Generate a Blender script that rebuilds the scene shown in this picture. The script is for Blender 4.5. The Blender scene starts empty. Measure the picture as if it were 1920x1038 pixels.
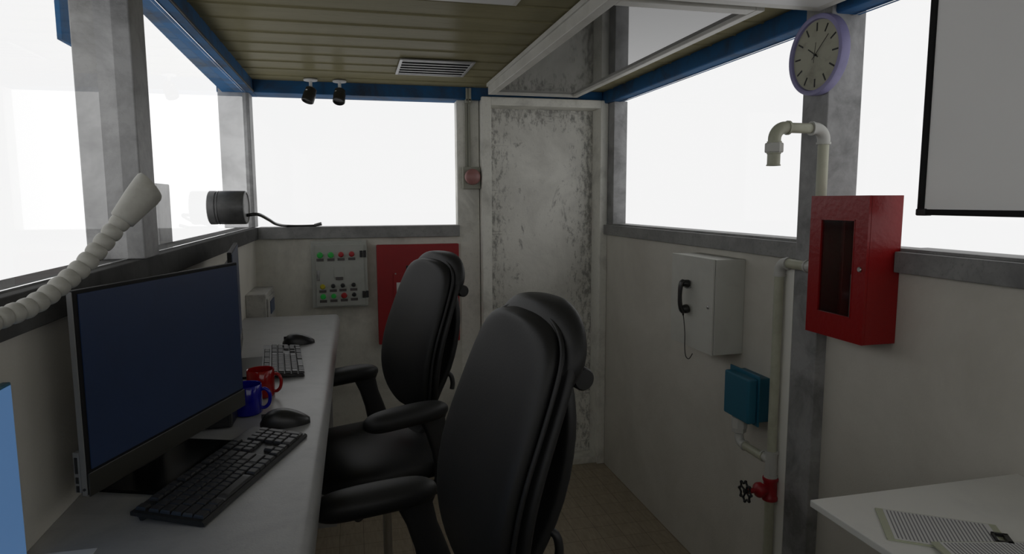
import bpy, bmesh, math, random
from mathutils import Vector, Matrix
random.seed(4)
S = bpy.context.scene
COL = S.collection
PI = math.pi
MT = {}          # world matrix of every empty / part

# ------------------------------------------------------------------ materials
def mat(name, color, rough=0.5, metal=0.0, spec=0.5, dirt=None, dscale=4.0, dlo=0.45, dhi=0.7,
        fine=None, bump=0.0, bscale=60.0, stretch=(1, 1, 1), emit=None, coat=0.0, ior=None, scratch=None):
    m = bpy.data.materials.new(name); m.use_nodes = True
    nt = m.node_tree; N = nt.nodes; L = nt.links
    b = N['Principled BSDF']
    b.inputs['Base Color'].default_value = (*color, 1)
    b.inputs['Roughness'].default_value = rough
    b.inputs['Metallic'].default_value = metal
    b.inputs['Specular IOR Level'].default_value = spec
    b.inputs['Coat Weight'].default_value = coat
    if ior: b.inputs['IOR'].default_value = ior
    if emit:
        b.inputs['Emission Color'].default_value = (*emit[0], 1); b.inputs['Emission Strength'].default_value = emit[1]
    tc = N.new('ShaderNodeTexCoord'); mp = N.new('ShaderNodeMapping')
    mp.inputs['Scale'].default_value = stretch
    L.new(tc.outputs['Object'], mp.inputs['Vector'])
    cur = None
    def noise(scale, detail=8, rgh=0.6, dist=0.0):
        n = N.new('ShaderNodeTexNoise'); n.inputs['Scale'].default_value = scale
        n.inputs['Detail'].default_value = detail; n.inputs['Roughness'].default_value = rgh
        n.inputs['Distortion'].default_value = dist
        L.new(mp.outputs['Vector'], n.inputs['Vector']); return n
    def ramp(src, lo, hi):
        r = N.new('ShaderNodeMapRange'); r.inputs['From Min'].default_value = lo; r.inputs['From Max'].default_value = hi
        L.new(src, r.inputs['Value']); return r.outputs['Result']
    def mix(fac, a, bb):
        x = N.new('ShaderNodeMix'); x.data_type = 'RGBA'
        L.new(fac, x.inputs['Factor'])
        if hasattr(a, 'is_output'): L.new(a, x.inputs['A'])
        else: x.inputs['A'].default_value = (*a, 1)
        x.inputs['B'].default_value = (*bb, 1)
        return x.outputs['Result']
    if dirt:
        n = noise(dscale, 10, 0.65, 0.4)
        cur = mix(ramp(n.outputs['Fac'], dlo, dhi), color, dirt)
    if fine:
        n2 = noise(dscale * 9, 6, 0.75)
        cur = mix(ramp(n2.outputs['Fac'], 0.52, 0.78), cur or color, fine)
    if scratch:
        v = N.new('ShaderNodeTexNoise'); mp2 = N.new('ShaderNodeMapping')
        mp2.inputs['Scale'].default_value = scratch[1]
        L.new(tc.outputs['Object'], mp2.inputs['Vector']); L.new(mp2.outputs['Vector'], v.inputs['Vector'])
        v.inputs['Scale'].default_value = 5; v.inputs['Detail'].default_value = 12; v.inputs['Roughness'].default_value = .72
        v.inputs['Distortion'].default_value = .6
        cur = mix(ramp(v.outputs['Fac'], scratch[2], scratch[3]), cur or color, scratch[0])
    if cur is not None: L.new(cur, b.inputs['Base Color'])
    if bump:
        n3 = noise(bscale, 4, 0.5)
        bp = N.new('ShaderNodeBump'); bp.inputs['Strength'].default_value = bump; bp.inputs['Distance'].default_value = 0.01
        L.new(n3.outputs['Fac'], bp.inputs['Height']); L.new(bp.outputs['Normal'], b.inputs['Normal'])
    return m

def glass_mat(name, tint=(1, 1, 1), gloss=1.0, ior=1.6, rough=0.0):
    m = bpy.data.materials.new(name); m.use_nodes = True
    nt = m.node_tree; N = nt.nodes; L = nt.links
    N.remove(N['Principled BSDF'])
    tr = N.new('ShaderNodeBsdfTransparent'); tr.inputs['Color'].default_value = (*tint, 1)
    gl = N.new('ShaderNodeBsdfGlossy'); gl.inputs['Roughness'].default_value = rough
    fr = N.new('ShaderNodeFresnel'); fr.inputs['IOR'].default_value = ior
    mu = N.new('ShaderNodeMath'); mu.operation = 'MULTIPLY'; mu.inputs[1].default_value = gloss
    L.new(fr.outputs['Fac'], mu.inputs[0]); L.new(mu.outputs[0], gl.inputs['Color'])
    ad = N.new('ShaderNodeAddShader'); L.new(tr.outputs[0], ad.inputs[0]); L.new(gl.outputs[0], ad.inputs[1])
    L.new(ad.outputs[0], N['Material Output'].inputs['Surface'])
    return m

M_wall = mat('cream_wall', (.56, .54, .48), .75, dirt=(.46, .44, .385), dscale=2.2, dlo=.42, dhi=.72, bump=.12, bscale=180)
M_wallb = mat('dirty_back_wall', (.60, .585, .52), .7, dirt=(.33, .32, .28), dscale=3.0, dlo=.45, dhi=.72, fine=(.50, .485, .43), bump=.12, bscale=150)
M_door = mat('scratched_door_paint', (.75, .74, .685), .55, dirt=(.50, .49, .45), dscale=2.5, dlo=.4, dhi=.7,
             scratch=((.06, .057, .05), (1.6, 1, .8), .60, .70), bump=.15, bscale=90)
M_frame = mat('worn_frame_paint', (.72, .71, .65), .6, dirt=(.42, .41, .37), dscale=6, dlo=.5, dhi=.75, fine=(.56, .55, .50))
M_conc = mat('stained_steel_column', (.285, .285, .285), .5, dirt=(.13, .13, .13), dscale=7, dlo=.42, dhi=.66, fine=(.22, .22, .22), bump=.08, bscale=40)
M_sill = mat('dark_sill_metal', (.085, .085, .083), .8, spec=.08, dirt=(.05, .05, .05), dscale=8, dlo=.4, dhi=.7, fine=(.065, .065, .063))
M_sillr = mat('grey_sill_metal', (.23, .23, .225), .5, dirt=(.13, .13, .13), dscale=8, dlo=.4, dhi=.7, fine=(.12, .12, .12))
M_strip = mat('white_duct_paint', (.74, .73, .68), .5)
M_slit = mat('bright_slit_mirror', (.9, .9, .9), .12, metal=1.0)  # mirror white metal, imitates light showing through narrow gaps
M_blue = mat('blue_beam_paint', (.020, .088, .205), .75, spec=.12, dirt=(.034, .045, .066), dscale=6, dlo=.45, dhi=.68, stretch=(1, 1, 1), fine=(.03, .07, .14))
M_ceil = mat('olive_ceiling_boards', (.225, .205, .122), .26, spec=.005, dirt=(.19, .172, .10), dscale=5, dlo=.4, dhi=.7, fine=(.17, .155, .09), stretch=(.4, 2, 1))
M_trim = mat('offwhite_metal', (.50, .49, .45), .45, dirt=(.40, .39, .35), dscale=6)
M_pane = mat('black_glass_panel', (.028, .028, .026), .04, spec=.62, ior=1.55)
M_white = mat('white_plastic', (.55, .55, .54), .4)
M_glass = glass_mat('window_glass', gloss=.75, ior=1.45)
M_glassr = glass_mat('clean_window_glass', gloss=.15, ior=1.5)
M_cabglass = glass_mat('cabinet_glass', (.5, .48, .48), 1.2, 1.5, .05)
M_black = mat('black_plastic', (.012, .012, .012), .38)
M_blackm = mat('black_matt_plastic', (.010, .010, .011), .6)
M_void = mat('void_black', (.004, .004, .004), 1.0, spec=0)
M_case = mat('black_casing', (.012, .012, .012), .6, spec=.12)
M_key = mat('keycap_black', (.018, .018, .019), .38)
M_glossblack = mat('gloss_black_plate', (.006, .006, .006), .3, spec=.2)
M_leather = mat('black_leather', (.011, .011, .011), .52, spec=.4, dirt=(.008, .008, .008), dscale=7, bump=.03, bscale=220)
M_leather2 = mat('black_leather_worn', (.010, .010, .010), .52, spec=.4, dirt=(.015, .015, .015), dscale=9, bump=.03, bscale=150)
M_shell = mat('chair_shell_plastic', (.014, .014, .0145), .5)
M_chrome = mat('brushed_steel', (.45, .45, .44), .32, metal=1.0)
M_screen = mat('dark_blue_screen', (.010, .017, .040), .35, spec=.3, emit=((.004, .008, .020), .35), dirt=(.009, .014, .030), dscale=8)
M_chin = mat('monitor_chin', (.028, .027, .021), .4)
M_silver = mat('silver_plastic', (.25, .25, .25), .35, metal=.3)
M_desk = mat('grey_laminate', (.34, .34, .335), .35, dirt=(.28, .28, .28), dscale=14, fine=(.30, .30, .30), bump=.05, bscale=300)
M_desk2 = mat('pale_laminate', (.70, .70, .66), .4, dirt=(.58, .58, .56), dscale=4, dlo=.5, dhi=.8)
M_paper = mat('white_paper', (.62, .62, .61), .7)
M_red = mat('glossy_red_paint', (.235, .005, .006), .3, spec=.35, bump=.10, bscale=60)
M_redm = mat('red_cabinet_paint', (.27, .005, .007), .5, dirt=(.22, .004, .006), dscale=5)
M_redmug = mat('red_ceramic', (.26, .006, .006), .12)
M_bluemug = mat('blue_ceramic', (.006, .006, .25), .12)
M_grey = mat('light_grey_enamel', (.36, .37, .34), .5, dirt=(.30, .31, .28), dscale=7)
M_phonecab = mat('grey_powder_coat', (.50, .50, .455), .6, dirt=(.44, .44, .40), dscale=6, bump=.06, bscale=250)
M_plate = mat('dark_label_plate', (.07, .062, .06), .4)
M_blackgl = mat('black_button', (.012, .012, .013), .3)
M_green = mat('green_button', (.01, .20, .03), .35, emit=((.01, .25, .03), .12))
M_redb = mat('red_button', (.35, .012, .015), .35)
M_yel = mat('yellow_button', (.42, .36, .01), .35)
M_pvc = mat('cream_pipe', (.40, .405, .31), .42, dirt=(.33, .33, .25), dscale=20)
M_pvcw = mat('white_pipe_fitting', (.46, .46, .43), .4)
M_valve = mat('red_valve_paint', (.30, .008, .014), .4)
M_teal = mat('teal_blue_plastic', (.014, .115, .185), .4)
M_dome = mat('dusty_pink_lens', (.30, .14, .13), .4)
M_strobe = mat('grey_green_box', (.27, .27, .22), .5)
M_clock = mat('lilac_clock_rim', (.235, .22, .40), .45, dirt=(.19, .18, .31), dscale=14)
M_dial = mat('dirty_dial', (.33, .325, .25), .3, dirt=(.20, .195, .15), dscale=16, dlo=.5, dhi=.75)
M_board = mat('whiteboard_face', (.84, .835, .82), .4, bump=.05, bscale=400)
M_bluescr = mat('lit_blue_screen', (.10, .18, .32), .4, emit=((.06, .13, .26), .8))
M_hose = mat('beige_gooseneck', (.36, .355, .32), .48, dirt=(.28, .275, .245), dscale=30)
M_lamp = mat('dark_brushed_steel', (.115, .115, .115), .4, metal=.35, dirt=(.05, .05, .05), dscale=14, dlo=.4, dhi=.7)
M_lampcap = mat('worn_zinc_cap', (.36, .36, .36), .45, dirt=(.22, .22, .22), dscale=20)
M_clipb = mat('olive_clipboard', (.42, .44, .32), .5)
M_line = mat('printed_grey_line', (.22, .22, .23), .7)
M_corner = mat('corner_unit_paint', (.42, .41, .38), .6, dirt=(.2, .195, .175), dscale=7, dlo=.45, dhi=.7, fine=(.28, .27, .25))

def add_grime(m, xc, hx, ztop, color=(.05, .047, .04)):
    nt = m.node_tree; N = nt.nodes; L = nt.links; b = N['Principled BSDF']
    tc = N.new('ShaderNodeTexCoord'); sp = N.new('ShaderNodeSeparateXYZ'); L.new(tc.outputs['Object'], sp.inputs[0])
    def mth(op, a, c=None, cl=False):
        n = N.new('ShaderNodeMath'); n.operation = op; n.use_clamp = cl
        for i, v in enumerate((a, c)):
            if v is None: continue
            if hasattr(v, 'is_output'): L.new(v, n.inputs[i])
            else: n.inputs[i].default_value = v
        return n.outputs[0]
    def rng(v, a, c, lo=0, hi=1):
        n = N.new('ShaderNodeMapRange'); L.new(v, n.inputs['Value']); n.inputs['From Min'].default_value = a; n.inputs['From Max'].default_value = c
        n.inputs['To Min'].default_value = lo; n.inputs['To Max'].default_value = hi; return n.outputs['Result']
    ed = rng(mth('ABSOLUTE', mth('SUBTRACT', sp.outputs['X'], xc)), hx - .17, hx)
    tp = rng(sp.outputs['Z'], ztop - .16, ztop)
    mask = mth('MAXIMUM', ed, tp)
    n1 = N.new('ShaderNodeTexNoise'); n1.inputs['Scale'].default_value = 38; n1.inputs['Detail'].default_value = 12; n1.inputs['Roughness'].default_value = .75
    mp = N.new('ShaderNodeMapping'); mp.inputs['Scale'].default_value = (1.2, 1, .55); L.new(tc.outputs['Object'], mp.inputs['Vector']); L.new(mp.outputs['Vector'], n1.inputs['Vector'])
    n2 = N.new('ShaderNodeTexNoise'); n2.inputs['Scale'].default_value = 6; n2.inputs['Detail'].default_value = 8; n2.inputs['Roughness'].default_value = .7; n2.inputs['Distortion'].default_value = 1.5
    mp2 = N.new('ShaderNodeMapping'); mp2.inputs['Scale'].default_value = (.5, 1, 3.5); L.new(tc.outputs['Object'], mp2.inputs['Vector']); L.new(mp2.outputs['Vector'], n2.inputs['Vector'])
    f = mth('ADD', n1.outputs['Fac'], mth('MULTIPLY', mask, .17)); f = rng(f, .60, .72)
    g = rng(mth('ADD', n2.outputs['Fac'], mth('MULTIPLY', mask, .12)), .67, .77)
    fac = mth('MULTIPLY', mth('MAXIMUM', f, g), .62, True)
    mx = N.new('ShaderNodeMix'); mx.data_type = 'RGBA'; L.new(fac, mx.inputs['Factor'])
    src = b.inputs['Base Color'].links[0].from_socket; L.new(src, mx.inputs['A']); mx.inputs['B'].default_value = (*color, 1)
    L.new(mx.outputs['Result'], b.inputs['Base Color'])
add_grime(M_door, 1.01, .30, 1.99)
def floor_mat():
    m = bpy.data.materials.new('beige_floor_tiles'); m.use_nodes = True
    nt = m.node_tree; N = nt.nodes; L = nt.links; b = N['Principled BSDF']
    tc = N.new('ShaderNodeTexCoord'); br = N.new('ShaderNodeTexBrick')
    br.offset = 0; br.inputs['Scale'].default_value = 1.0
    br.inputs['Brick Width'].default_value = .104; br.inputs['Row Height'].default_value = .104
    br.inputs['Mortar Size'].default_value = .0012
    br.inputs['Color1'].default_value = (.37, .31, .225, 1); br.inputs['Color2'].default_value = (.345, .29, .21, 1)
    br.inputs['Mortar'].default_value = (.15, .12, .09, 1)
    L.new(tc.outputs['Object'], br.inputs['Vector'])
    n = N.new('ShaderNodeTexNoise'); n.inputs['Scale'].default_value = 90; n.inputs['Detail'].default_value = 6
    mp = N.new('ShaderNodeMapping'); mp.inputs['Scale'].default_value = (1, .15, 1)
    L.new(tc.outputs['Object'], mp.inputs['Vector']); L.new(mp.outputs['Vector'], n.inputs['Vector'])
    mx = N.new('ShaderNodeMix'); mx.data_type = 'RGBA'; mx.blend_type = 'MULTIPLY'
    rr = N.new('ShaderNodeMapRange'); rr.inputs['From Min'].default_value = .3; rr.inputs['From Max'].default_value = .7
    rr.inputs['To Min'].default_value = .78; rr.inputs['To Max'].default_value = 1.05
    L.new(n.outputs['Fac'], rr.inputs['Value'])
    mx.inputs['Factor'].default_value = 1
    L.new(br.outputs['Color'], mx.inputs['A']); L.new(rr.outputs['Result'], mx.inputs['B'])
    L.new(mx.outputs['Result'], b.inputs['Base Color']); b.inputs['Roughness'].default_value = .5
    return m
M_floor = floor_mat()

# ------------------------------------------------------------------ mesh helpers
def B(): return bmesh.new()
def box(bm, x0, x1, y0, y1, z0, z1, bev=0, seg=2, rot=None):
    r = bmesh.ops.create_cube(bm, size=1)
    vs = r['verts']
    for v in vs:
        v.co = Vector(((x0 + x1) / 2 + v.co.x * (x1 - x0), (y0 + y1) / 2 + v.co.y * (y1 - y0), (z0 + z1) / 2 + v.co.z * (z1 - z0)))
    if bev:
        es = set(e for v in vs for e in v.link_edges)
        bmesh.ops.bevel(bm, geom=list(es), offset=bev, segments=seg, affect='EDGES', profile=.5)
    return bm
def frame_of(d):
    d = d.normalized(); a = Vector((0, 0, 1)) if abs(d.z) < .9 else Vector((1, 0, 0))
    u = d.cross(a).normalized(); return u, d.cross(u).normalized()
def loft(bm, rings, caps=True):
    R = [[bm.verts.new(p) for p in r] for r in rings]
    n = len(R[0])
    for a, b in zip(R, R[1:]):
        for i in range(n):
            bm.faces.new((a[i], a[(i + 1) % n], b[(i + 1) % n], b[i]))
    if caps:
        bm.faces.new(list(reversed(R[0]))); bm.faces.new(R[-1])
    return bm
def cyl(bm, p0, p1, r0, r1=None, n=24, caps=True):
    p0, p1 = Vector(p0), Vector(p1); r1 = r0 if r1 is None else r1
    u, w = frame_of(p1 - p0)
    rings = [[p + (u * math.cos(2 * PI * i / n) + w * math.sin(2 * PI * i / n)) * r for i in range(n)] for p, r in ((p0, r0), (p1, r1))]
    return loft(bm, rings, caps)
def lathe(bm, prof, c, d, n=32):
    """profile of (radius, distance along d)"""
    c = Vector(c); d = Vector(d).normalized(); u, w = frame_of(d)
    rings = [[c + d * h + (u * math.cos(2 * PI * i / n) + w * math.sin(2 * PI * i / n)) * max(r, .0001) for i in range(n)] for r, h in prof]
    return loft(bm, rings, True)
def smooth_path(pts, k=6):
    P = [Vector(p) for p in pts]; out = []
    for i in range(len(P) - 1):
        a = P[max(i - 1, 0)]; b = P[i]; c = P[i + 1]; d = P[min(i + 2, len(P) - 1)]
        for j in range(k):
            t = j / k
            out.append(.5 * ((2 * b) + (c - a) * t + (2 * a - 5 * b + 4 * c - d) * t * t + (3 * b - a - 3 * c + d) * t ** 3))
    out.append(P[-1]); return out
def tube(bm, pts, r, n=12, closed=False, caps=True):
    P = [Vector(p) for p in pts]; m = len(P)
    rr = r if isinstance(r, (list, tuple)) else [r] * m
    rings = []; u = None
    for i in range(m):
        if closed: t = (P[(i + 1) % m] - P[i - 1]).normalized()
        else: t = (P[min(i + 1, m - 1)] - P[max(i - 1, 0)]).normalized()
        if u is None: u, _ = frame_of(t)
        u = (u - t * u.dot(t)).normalized(); w = t.cross(u)
        rings.append([P[i] + (u * math.cos(2 * PI * k / n) + w * math.sin(2 * PI * k / n)) * rr[i] for k in range(n)])
    if closed: rings.append(rings[0][:])
    loft(bm, rings, caps and not closed)
    if closed: bmesh.ops.remove_doubles(bm, verts=bm.verts, dist=1e-6)
    return bm
def arc(c, a, b, r, t0, t1, n=8):
    c, a, b = Vector(c), Vector(a), Vector(b)
    return [c + (a * math.cos(t0 + (t1 - t0) * i / n) + b * math.sin(t0 + (t1 - t0) * i / n)) * r for i in range(n + 1)]
def sring(c, u, w, hu, hw, n=28, e=2.6):
    out = []
    for i in range(n):
        a = 2 * PI * i / n; ca, sa = math.cos(a), math.sin(a)
        out.append(Vector(c) + Vector(u) * (hu * math.copysign(abs(ca) ** (2 / e), ca)) + Vector(w) * (hw * math.copysign(abs(sa) ** (2 / e), sa)))
    return out

def link(name, bm, m, parent=None, smooth=False, angle=40, sub=0):
    if len(bm.faces) > 1: bmesh.ops.recalc_face_normals(bm, faces=bm.faces)
    me = bpy.data.meshes.new(name); bm.to_mesh(me); bm.free()
    o = bpy.data.objects.new(name, me); COL.objects.link(o)
    me.materials.append(m)
    if smooth:
        me.polygons.foreach_set('use_smooth', [True] * len(me.polygons))
        me.set_sharp_from_angle(angle=math.radians(angle))
    if sub:
        s = o.modifiers.new('sub', 'SUBSURF'); s.levels = sub; s.render_levels = sub
    if parent: o.parent = parent
    return o
def part(name, bm, m, parent, world=True, smooth=False, angle=40, sub=0):
    """mesh given in world coordinates (world=True) or in the thing's own frame"""
    key = parent
    while key.parent: key = key.parent
    if world: bmesh.ops.transform(bm, matrix=MT[key.name].inverted(), verts=bm.verts)
    return link(name, bm, m, parent, smooth, angle, sub)
def thing(name, label, cat, loc=(0, 0, 0), rz=0, group=None):
    o = bpy.data.objects.new(name, None); COL.objects.link(o)
    o.location = loc; o.rotation_euler = (0, 0, rz); o['label'] = label; o['category'] = cat
    if group: o['group'] = group
    o.empty_display_size = .05
    MT[o.name] = Matrix.Translation(Vector(loc)) @ Matrix.Rotation(rz, 4, 'Z')
    return o
def single(name, bm, m, label, cat, group=None, loc=None, **k):
    if loc is not None: bmesh.ops.translate(bm, vec=-Vector(loc), verts=bm.verts)
    o = link(name, bm, m, None, **k); o['label'] = label; o['category'] = cat
    if loc is not None: o.location = loc
    if group: o['group'] = group
    return o
def struct(name, bm, m, parent=None, **k):
    o = link(name, bm, m, parent, **k)
    if not parent: o['kind'] = 'structure'
    return o

# ------------------------------------------------------------------ the room
XW, XL, YB, YF = 1.357, -.478, 3.44, -.6        # right wall, left wall, back wall, unseen wall behind the camera, set close so its window lights more
ZS0, ZS1, ZB, ZC = 1.315, 1.374, 2.02, 2.08
struct('floor', box(B(), XL - .1, XW + .1, YF - .1, 3.62, -.05, 0), M_floor)
bm = B(); prof = [(YF - .1, ZC)]; y = 2.137 - .162 * 17
while y < 3.5:
    if y > YF:
        prof += [(y, ZC), (y + .003, ZC - .0042), (y + .008, ZC - .0042), (y + .010, ZC + .0015), (y + .012, ZC)]
    y += .162
prof += [(3.56, ZC), (3.56, ZC + .1), (YF - .1, ZC + .1)]
loft(bm, [[Vector((x, p[0], p[1])) for p in prof] for x in (-.56, XW + .06)])
struct('ceiling', bm, M_ceil)
struct('wall_left', box(B(), XL - .1, XL, YF, YB, 0, ZS0), M_wall)
struct('wall_back', box(B(), XL - .1, .55, YB, YB + .1, 0, ZS0), M_wallb)
struct('wall_right', box(B(), XW, XW + .1, YF, 3.56, 0, ZS0), M_wall)
struct('wall_rear', box(B(), XL - .1, XW + .1, YF - .1, YF, 0, ZS1), M_wall)
# sills
struct('trim_1', box(B(), XL - .09, -.460, YF, YB, ZS0, ZS1, .002), M_sill)
struct('trim_2', box(B(), -.460, .543, 3.424, 3.53, ZS0, ZS1, .002), M_sillr)
bm = B(); box(bm, 1.335, XW + .08, 1.752, 3.40, ZS0, ZS1 - .006, .002); box(bm, 1.352, XW + .08, 1.752, 3.40, ZS1 - .006, ZS1 + .002, .001)
struct('trim_3', bm, M_sillr)
bm = B(); box(bm, 1.335, XW + .08, YF, 1.386, ZS0, ZS1 - .006, .002); box(bm, 1.352, XW + .08, YF, 1.386, ZS1 - .006, ZS1 + .002, .001)
box(bm, XW, XW + .08, 1.386, 1.637, ZS0, ZS1)
struct('trim_4', bm, M_sillr)
struct('trim_5', box(B(), -.4885, -.4835, YF, 3.42, ZS1, ZS1 + .003), M_slit)  # mirror strip added for the bright gap between sill and glass
# columns
def column(n, x0, x1, y0, y1, z0, z1, m=M_conc): struct('trim_%d' % n, box(B(), x0, x1, y0, y1, z0, z1, .003), m)
column(6, -.567, -.452, 1.600, 1.708, ZS1 + .0005, 2.2)
column(7, -.612, -.472, 3.43, 3.54, ZS1, 2.2)
column(8, 1.320, 1.433, 1.640, 1.750, 0, 2.2)
column(9, XW, XW + .075, 3.31, 3.40, ZS1, ZB)
column(10, .541, .655, 3.452, 3.55, 0, ZB + .02, M_frame)
# blue beams
bm = B(); op = [(-.450, YF), (-.450, 3.43), (-.590, 3.43), (-.580, 3.0), (-.566, 2.5), (-.553, 2.1), (-.545, 1.7), (-.54, YF)]
loft(bm, [[Vector((a, b, z)) for a, b in op] for z in (ZB, 2.19)])
struct('trim_11', bm, M_blue)
bm = box(B(), -.449, 1.33, 3.412, 3.56, ZB, 2.19, .003); box(bm, -.615, -.449, 3.4305, 3.56, ZB, 2.19)
struct('trim_12', bm, M_blue)
struct('trim_13', box(B(), 1.332, 1.417, YF, 3.56, ZB - .002, 2.19, .008, 3), M_blue)
struct('trim_14', box(B(), -.4820, -.4803, YF, 3.41, ZB - .003, ZB), M_slit)  # mirror strip added for the white slit of light under the left beam
struct('trim_15', box(B(), 1.385, 1.389, YF, 3.40, ZB - .006, ZB - .002), M_slit)  # same for the slit between right beam and glass
struct('trim_16', box(B(), -.4495, -.444, YF, 3.411, ZB + .001, ZB + .007), M_sill)
struct('trim_17', box(B(), 1.320, XW - .0005, 1.7505, 1.797, 0, ZS0 - .0005), M_strip)
# unseen roof slab, put over everything to block the sky
struct('trim_18', box(B(), -.62, XW + .1, YF - .1, 3.6, 2.192, 2.24), M_frame)
# windows: frame bead + pane
def window(n, bm_frame, bm_pane, m=None):
    w = bpy.data.objects.new('window_%d' % n, None); COL.objects.link(w); w['kind'] = 'structure'; MT[w.name] = Matrix.Identity(4)
    if bm_frame: link('window_bead', bm_frame, M_trim, w)
    link('pane', bm_pane, m or M_glass, w)
def pane(axis, c, a0, a1, z0, z1):
    bm = B()
    P = [(c, a0, z0), (c, a1, z0), (c, a1, z1), (c, a0, z1)] if axis == 0 else [(a0, c, z0), (a1, c, z0), (a1, c, z1), (a0, c, z1)]
    fc = bm.faces.new([bm.verts.new(p) for p in P]); fc.normal_update()
    centre = Vector((.45, 1.5, 1.6)) - fc.calc_center_median()      # the face normal looks into the room
    if fc.normal.dot(centre) < 0: bmesh.ops.reverse_faces(bm, faces=[fc])
    return bm
window(1, None, pane(0, -.487, 1.709, 3.43, ZS1, ZB))
window(2, None, pane(0, -.487, YF, 1.599, ZS1, ZB))
bb = B(); box(bb, .5385, .541, 3.455, 3.47, ZS1, ZB)
window(3, bb, pane(1, 3.462, -.472, .5385, ZS1, ZB), M_glassr)
window(4, None, pane(0, 1.392, 1.751, 3.309, ZS1, ZB), M_glassr)
window(5, None, pane(0, 1.392, YF, 1.639, ZS1, ZB), M_glassr)
window(6, None, pane(1, YF - .05, XL, XW, ZS1, ZB), M_glassr)  # unseen rear window, put in to light the faces turned to the camera
# door
d = bpy.data.objects.new('door_1', None); COL.objects.link(d); d['kind'] = 'structure'
bm = B(); FY = 3.388
box(bm, .6585, .709, FY, 3.52, 0, 2.034, .004); box(bm, 1.313, 1.3565, FY, 3.52, 0, 2.034, .004)
box(bm, .709, 1.313, FY, 3.52, 1.992, 2.034, .003); box(bm, .709, 1.313, FY + .02, 3.52, 0, .035, .003)
link('door_frame', bm, M_frame, d)
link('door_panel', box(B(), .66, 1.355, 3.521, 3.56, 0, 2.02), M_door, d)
# ------------------------------------------------------------------ ceiling fittings
t = thing('ceiling_light', 'long ceiling light frame with dark glossy glass cover above the door', 'light', (.9, 2.46, ZC))
bm = B(); x0, x1, y0, y1 = .664, 1.128, 1.672, 3.246
for a in ((x0, x0 + .034, y0, y1), (x1 - .028, x1, y0, y1), (x0 + .034, x1 - .028, y0, y0 + .045), (x0 + .034, x1 - .028, y1 - .022, y1)):
    box(bm, *a, ZB, ZC - .006, .002)
for a in ((x0 - .008, x0, y0, y1), (x1, x1 + .006, y0, y1)):
    box(bm, *a, ZC - .022, ZC - .006, .001)
part('frame', bm, M_trim, t)
part('glass_cover', box(B(), x0 + .0335, x1 - .0275, y0 + .0445, y1 - .0215, ZB + .012, ZB + .018), M_pane, t)
t = thing('ceiling_light', 'wide ceiling panel with stepped cream rim nearer the clock', 'light', (.98, 1.2, ZC))
bm = B(); box(bm, .664, 1.296, .6, 1.660, ZB + .012, ZC - .006, .004); box(bm, .660, 1.300, .6, 1.668, ZB + .032, ZC - .008, .003); box(bm, .68, 1.28, .62, 1.645, ZB, ZB + .012, .004)
part('frame', bm, M_trim, t)
part('diffuser', box(B(), .72, 1.24, .66, 1.60, ZB - .003, ZB), M_white, t)
t = thing('ceiling_light', 'flat square white ceiling light panel left of the long glossy one', 'light', (.23, 1.7, ZC))
part('frame', box(B(), -.03, .487, 1.44, 1.957, ZC - .008, ZC - .0045, .001), M_trim, t)
part('diffuser', box(B(), -.015, .472, 1.455, 1.942, ZC - .010, ZC - .008), M_white, t)
# vent
t = thing('ceiling_vent', 'slatted metal air vent in the olive board ceiling', 'vent', (.358, 2.93, ZC))
vx0, vx1, vy0, vy1 = .203, .514, 2.768, 3.09
bm = B()
for a in ((vx0, vx0 + .012, vy0, vy1), (vx1 - .012, vx1, vy0, vy1), (vx0 + .012, vx1 - .012, vy0, vy0 + .012), (vx0 + .012, vx1 - .012, vy1 - .012, vy1)): box(bm, *a, ZC - .010, ZC - .0046, .001)
part('frame', bm, M_silver, t)
part('void_sheet', box(B(), vx0 + .011, vx1 - .011, vy0 + .011, vy1 - .011, ZC - .0060, ZC - .0046), M_void, t)  # shade between the slats put in as a black sheet
for i in range(6):
    yy = vy0 + .030 + i * .052; bm = B()
    q = [(yy - .006, ZC - .0085), (yy + .006, ZC - .0105), (yy + .006, ZC - .0098), (yy - .006, ZC - .0078)]
    loft(bm, [[Vector((x, a, b)) for a, b in q] for x in (vx0 + .012, vx1 - .012)])
    part('slat', bm, M_lampcap, t)
# spotlights
def spot(x, y, aim, label):
    t = thing('ceiling_spotlight', label, 'spotlight', (x, y, ZC), 0, 'spotlights over the back window')
    bm = B(); lathe(bm, [(.0, 0.0045), (.031, 0.0045), (.033, .008), (.031, .012), (.012, .0135), (0, .0135)], (x, y, ZC), (0, 0, -1)); part('ceiling_plate', bm, M_white, t, smooth=True)
    part('stem', cyl(B(), (x, y, ZC - .013), (x, y, ZC - .050), .0075, n=16), M_white, t, smooth=True)
    a = Vector(aim).normalized(); c = Vector((x, y, ZC - .066)) + Vector((aim[0] * .012, -.006, -.004))
    bm = B(); lathe(bm, [(0, -.028), (.018, -.028), (.0255, -.022), (.0265, -.005), (.0290, .002), (.0290, .042), (.0255, .045), (.023, .036), (0, .034)], c, a)
    part('head', bm, M_black, t, smooth=True)
    k = c + a * -.012; s = Vector((-.6, -.8, 0)).normalized()
    part('knob', cyl(B(), k + s * .023, k + s * .030, .005, n=12), M_white, t, smooth=True)
spot(-.179, 3.325, (-.32, -.25, -1), 'left black spotlight on a white stem below the ceiling')
spot(-.046, 3.335, (-.12, -.55, -1), 'right black spotlight on a white stem below the ceiling')

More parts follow.
